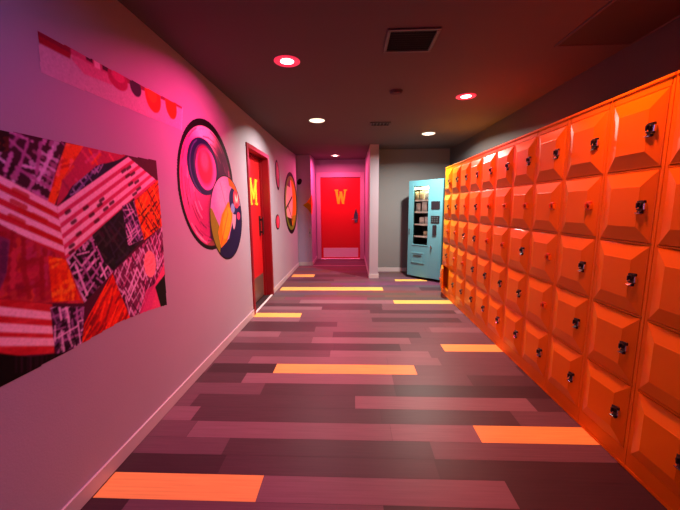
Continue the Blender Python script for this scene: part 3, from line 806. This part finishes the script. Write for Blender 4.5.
P.ell(N(.42,.0), .12*r1, .30*r1, (226,180,200), .9, rot=-.2)
P.ell(N(.50,.40), .36*r1, .34*r1, (40,36,92)); P.ell(N(.64,.46), .22*r1, .24*r1, (226,70,96))
P.poly([N(.08,1.1), N(.20,.76), N(.46,.70), N(.72,.62), N(1.1,.62), N(1.1,1.1)], (250,112,20))
P.poly([N(.52,.28), N(.56,.60), N(.64,.43), N(.74,.60), N(.76,.30), N(.70,.44), N(.62,.34), N(.58,.46)], (252,240,225))
P.ell(N(.36,.22), .13*r1, .12*r1, (150,165,215), .9)
P.ell(N(.74,.02), .12*r1, .10*r1, (206,60,110))
P.line(N(-.35,.82), N(.02,.1), .006, (150,60,110)); P.line(N(.02,.1), N(-.5,-.6), .008, (70,40,60))
P.ell(c1, r1, r1, (34,20,34), 1, inner=.955)
P.grain(.05)
P.build('wall_mural', .0017, M['art'], 'small multicoloured disc mural in navy, orange and lilac overlapping the pink ring', 'mural')

# ---- far clock-like ring and its small ovals
c2 = (6.68, 1.42); r2 = .60; ryc = .71
P = Paint(5.95, 7.41, .76, 2.08, .007)
P.mask = np.hypot((P.Y-c2[0])/ryc, (P.Z-c2[1])/.62) < 1
N = lambda u, v: (c2[0]+u*ryc, c2[1]+v*.62)
P.C[:] = srgb(222,150,90)[:3]
P.poly([N(-.05,1.1), N(.05,0), N(-.15,-1.1), N(1.1,-1.1), N(1.1,1.1)], (240,140,30)); P.ell(N(-.30,.12), .36, .44, (250,190,190))
P.poly([N(-.75,-.4), N(0,-.5), N(.2,-1.1), N(-.8,-1.1)], (44,58,28)); P.poly([N(.1,-.4), N(.9,-.4), N(.7,-.95), N(.1,-1)], (170,160,40), .9)
P.poly([N(-.8,.55), N(-.1,.5), N(0,1.1), N(-.8,1.1)], (120,40,90), .9)
P.line(N(-.9,-.22), N(.15,.22), .05, (20,12,18)); P.line(N(-.5,-.05), N(.1,-.55), .03, (20,12,18))
P.ell(c2, ryc, .62, (12,8,12), 1, inner=.87); P.ell(c2, ryc*.87, .54, (120,150,40), .85, inner=.86)
P.grain(.05)
P.build('wall_mural', .0009, M['art'], 'round clock like mural with orange and olive ring far down the left wall', 'mural')
def oval(c, ry, rz, fill, label, X=.0009, rot=0, edge=(10,5,10), inn=.72, plane='left'):
    global P
    m_ = max(ry, rz)+.01
    P = Paint(c[0]-m_, c[0]+m_, c[1]-m_, c[1]+m_, .005)
    dy, dz = P.Y-c[0], P.Z-c[1]
    u = dy*math.cos(rot)+dz*math.sin(rot); v = -dy*math.sin(rot)+dz*math.cos(rot)
    P.mask = np.hypot(u/ry, v/rz) < 1
    P.C[:] = srgb(*edge)[:3]
    P.ell((c[0]+ry*.14, c[1]+rz*.03), ry*inn, rz*(inn+.1), fill, 1, rot=rot)
    P.ell((c[0]+ry*.3, c[1]+rz*.2), ry*.3, rz*.4, tuple(min(255, int(v*1.2+20)) for v in fill), .8, rot=rot)
    return P.build('wall_decal', X, M['art'], label, 'mural', 'small painted ovals near the end of the left wall', plane=plane)
oval((5.50,1.87), .155, .25, (190,70,110), 'tall pink oval with thick black outline high beside the M door frame', rot=.18)
oval((5.40,1.10), .165, .13, (214,60,90), 'small red pink oval with black outline low beside the M door frame')
oval((.062,1.905), .052, .075, (34,20,34), 'small dark oval on the purple grey wall beyond the clock like mural', X=Y_ALC-.0022, rot=-.4, plane='y')

# ---- orange arrow head on the corner of the niche
P = Paint(.10, .315, 1.16, 1.62, .005)
tri = [(.315,1.60),(.22,1.46),(.115,1.385),(.22,1.30),(.315,1.17)]
P.mask = P.pdist(tri) < 0; P.C[:] = srgb(236,140,30)[:3]
P.poly([(.115,1.385),(.22,1.44),(.315,1.39),(.315,1.17),(.22,1.30)], (170,150,40)); P.grain(.05)
P.build('arrow_mural', Y_ALC-.0009, M['art'], 'orange and olive pointed shape painted at the corner of the niche', 'mural', plane='y')
ar = bpy.data.objects['arrow_mural']
P = Paint(Y_ALC, Y_ALC+.30, 1.15, 1.64, .005)
tri = [(Y_ALC,1.60),(Y_ALC+.12,1.62),(Y_ALC+.28,1.40),(Y_ALC+.12,1.19),(Y_ALC,1.17)]
P.mask = P.pdist(tri) < 0; P.C[:] = srgb(240,100,30)[:3]; P.grain(.05)
o = P.build('painted_side', .3172, M['art'], None, None, parent=ar); o['label'] = 'orange red continuation round the corner'
sw = thing('light_switch', 'small narrow grey switch plate low on the short wall left of the niche', 'light switch', (.272, Y_ALC, .76))
obj('plate', B(-.03, .03, -.006, 0, -.10, .10, bev=.003), M['plate'], sw)
obj('toggle', B(-.008, .008, -.018, -.005, -.018, .018, bev=.003), M['tealdark'], sw)

# ------------------------------------------------------------------ world, camera, colour
w = bpy.data.worlds.new('world'); SC.world = w; w.use_nodes = True
w.node_tree.nodes['Background'].inputs['Color'].default_value = (.01,.006,.01,1)
w.node_tree.nodes['Background'].inputs['Strength'].default_value = .3
cam = bpy.data.cameras.new('camera'); co = bpy.data.objects.new('camera', cam); COL.objects.link(co)
cam.sensor_width = 36; cam.lens = 36*F_PX/680; cam.clip_start = .02
mx = Matrix((CR, CU, -FW)).transposed().to_4x4(); mx.translation = EYE
co.matrix_world = mx
SC.camera = co
vs = SC.view_settings
vs.view_transform = 'Standard'; vs.look = 'None'; vs.gamma = 1; vs.use_curve_mapping = False; vs.exposure = 0.12
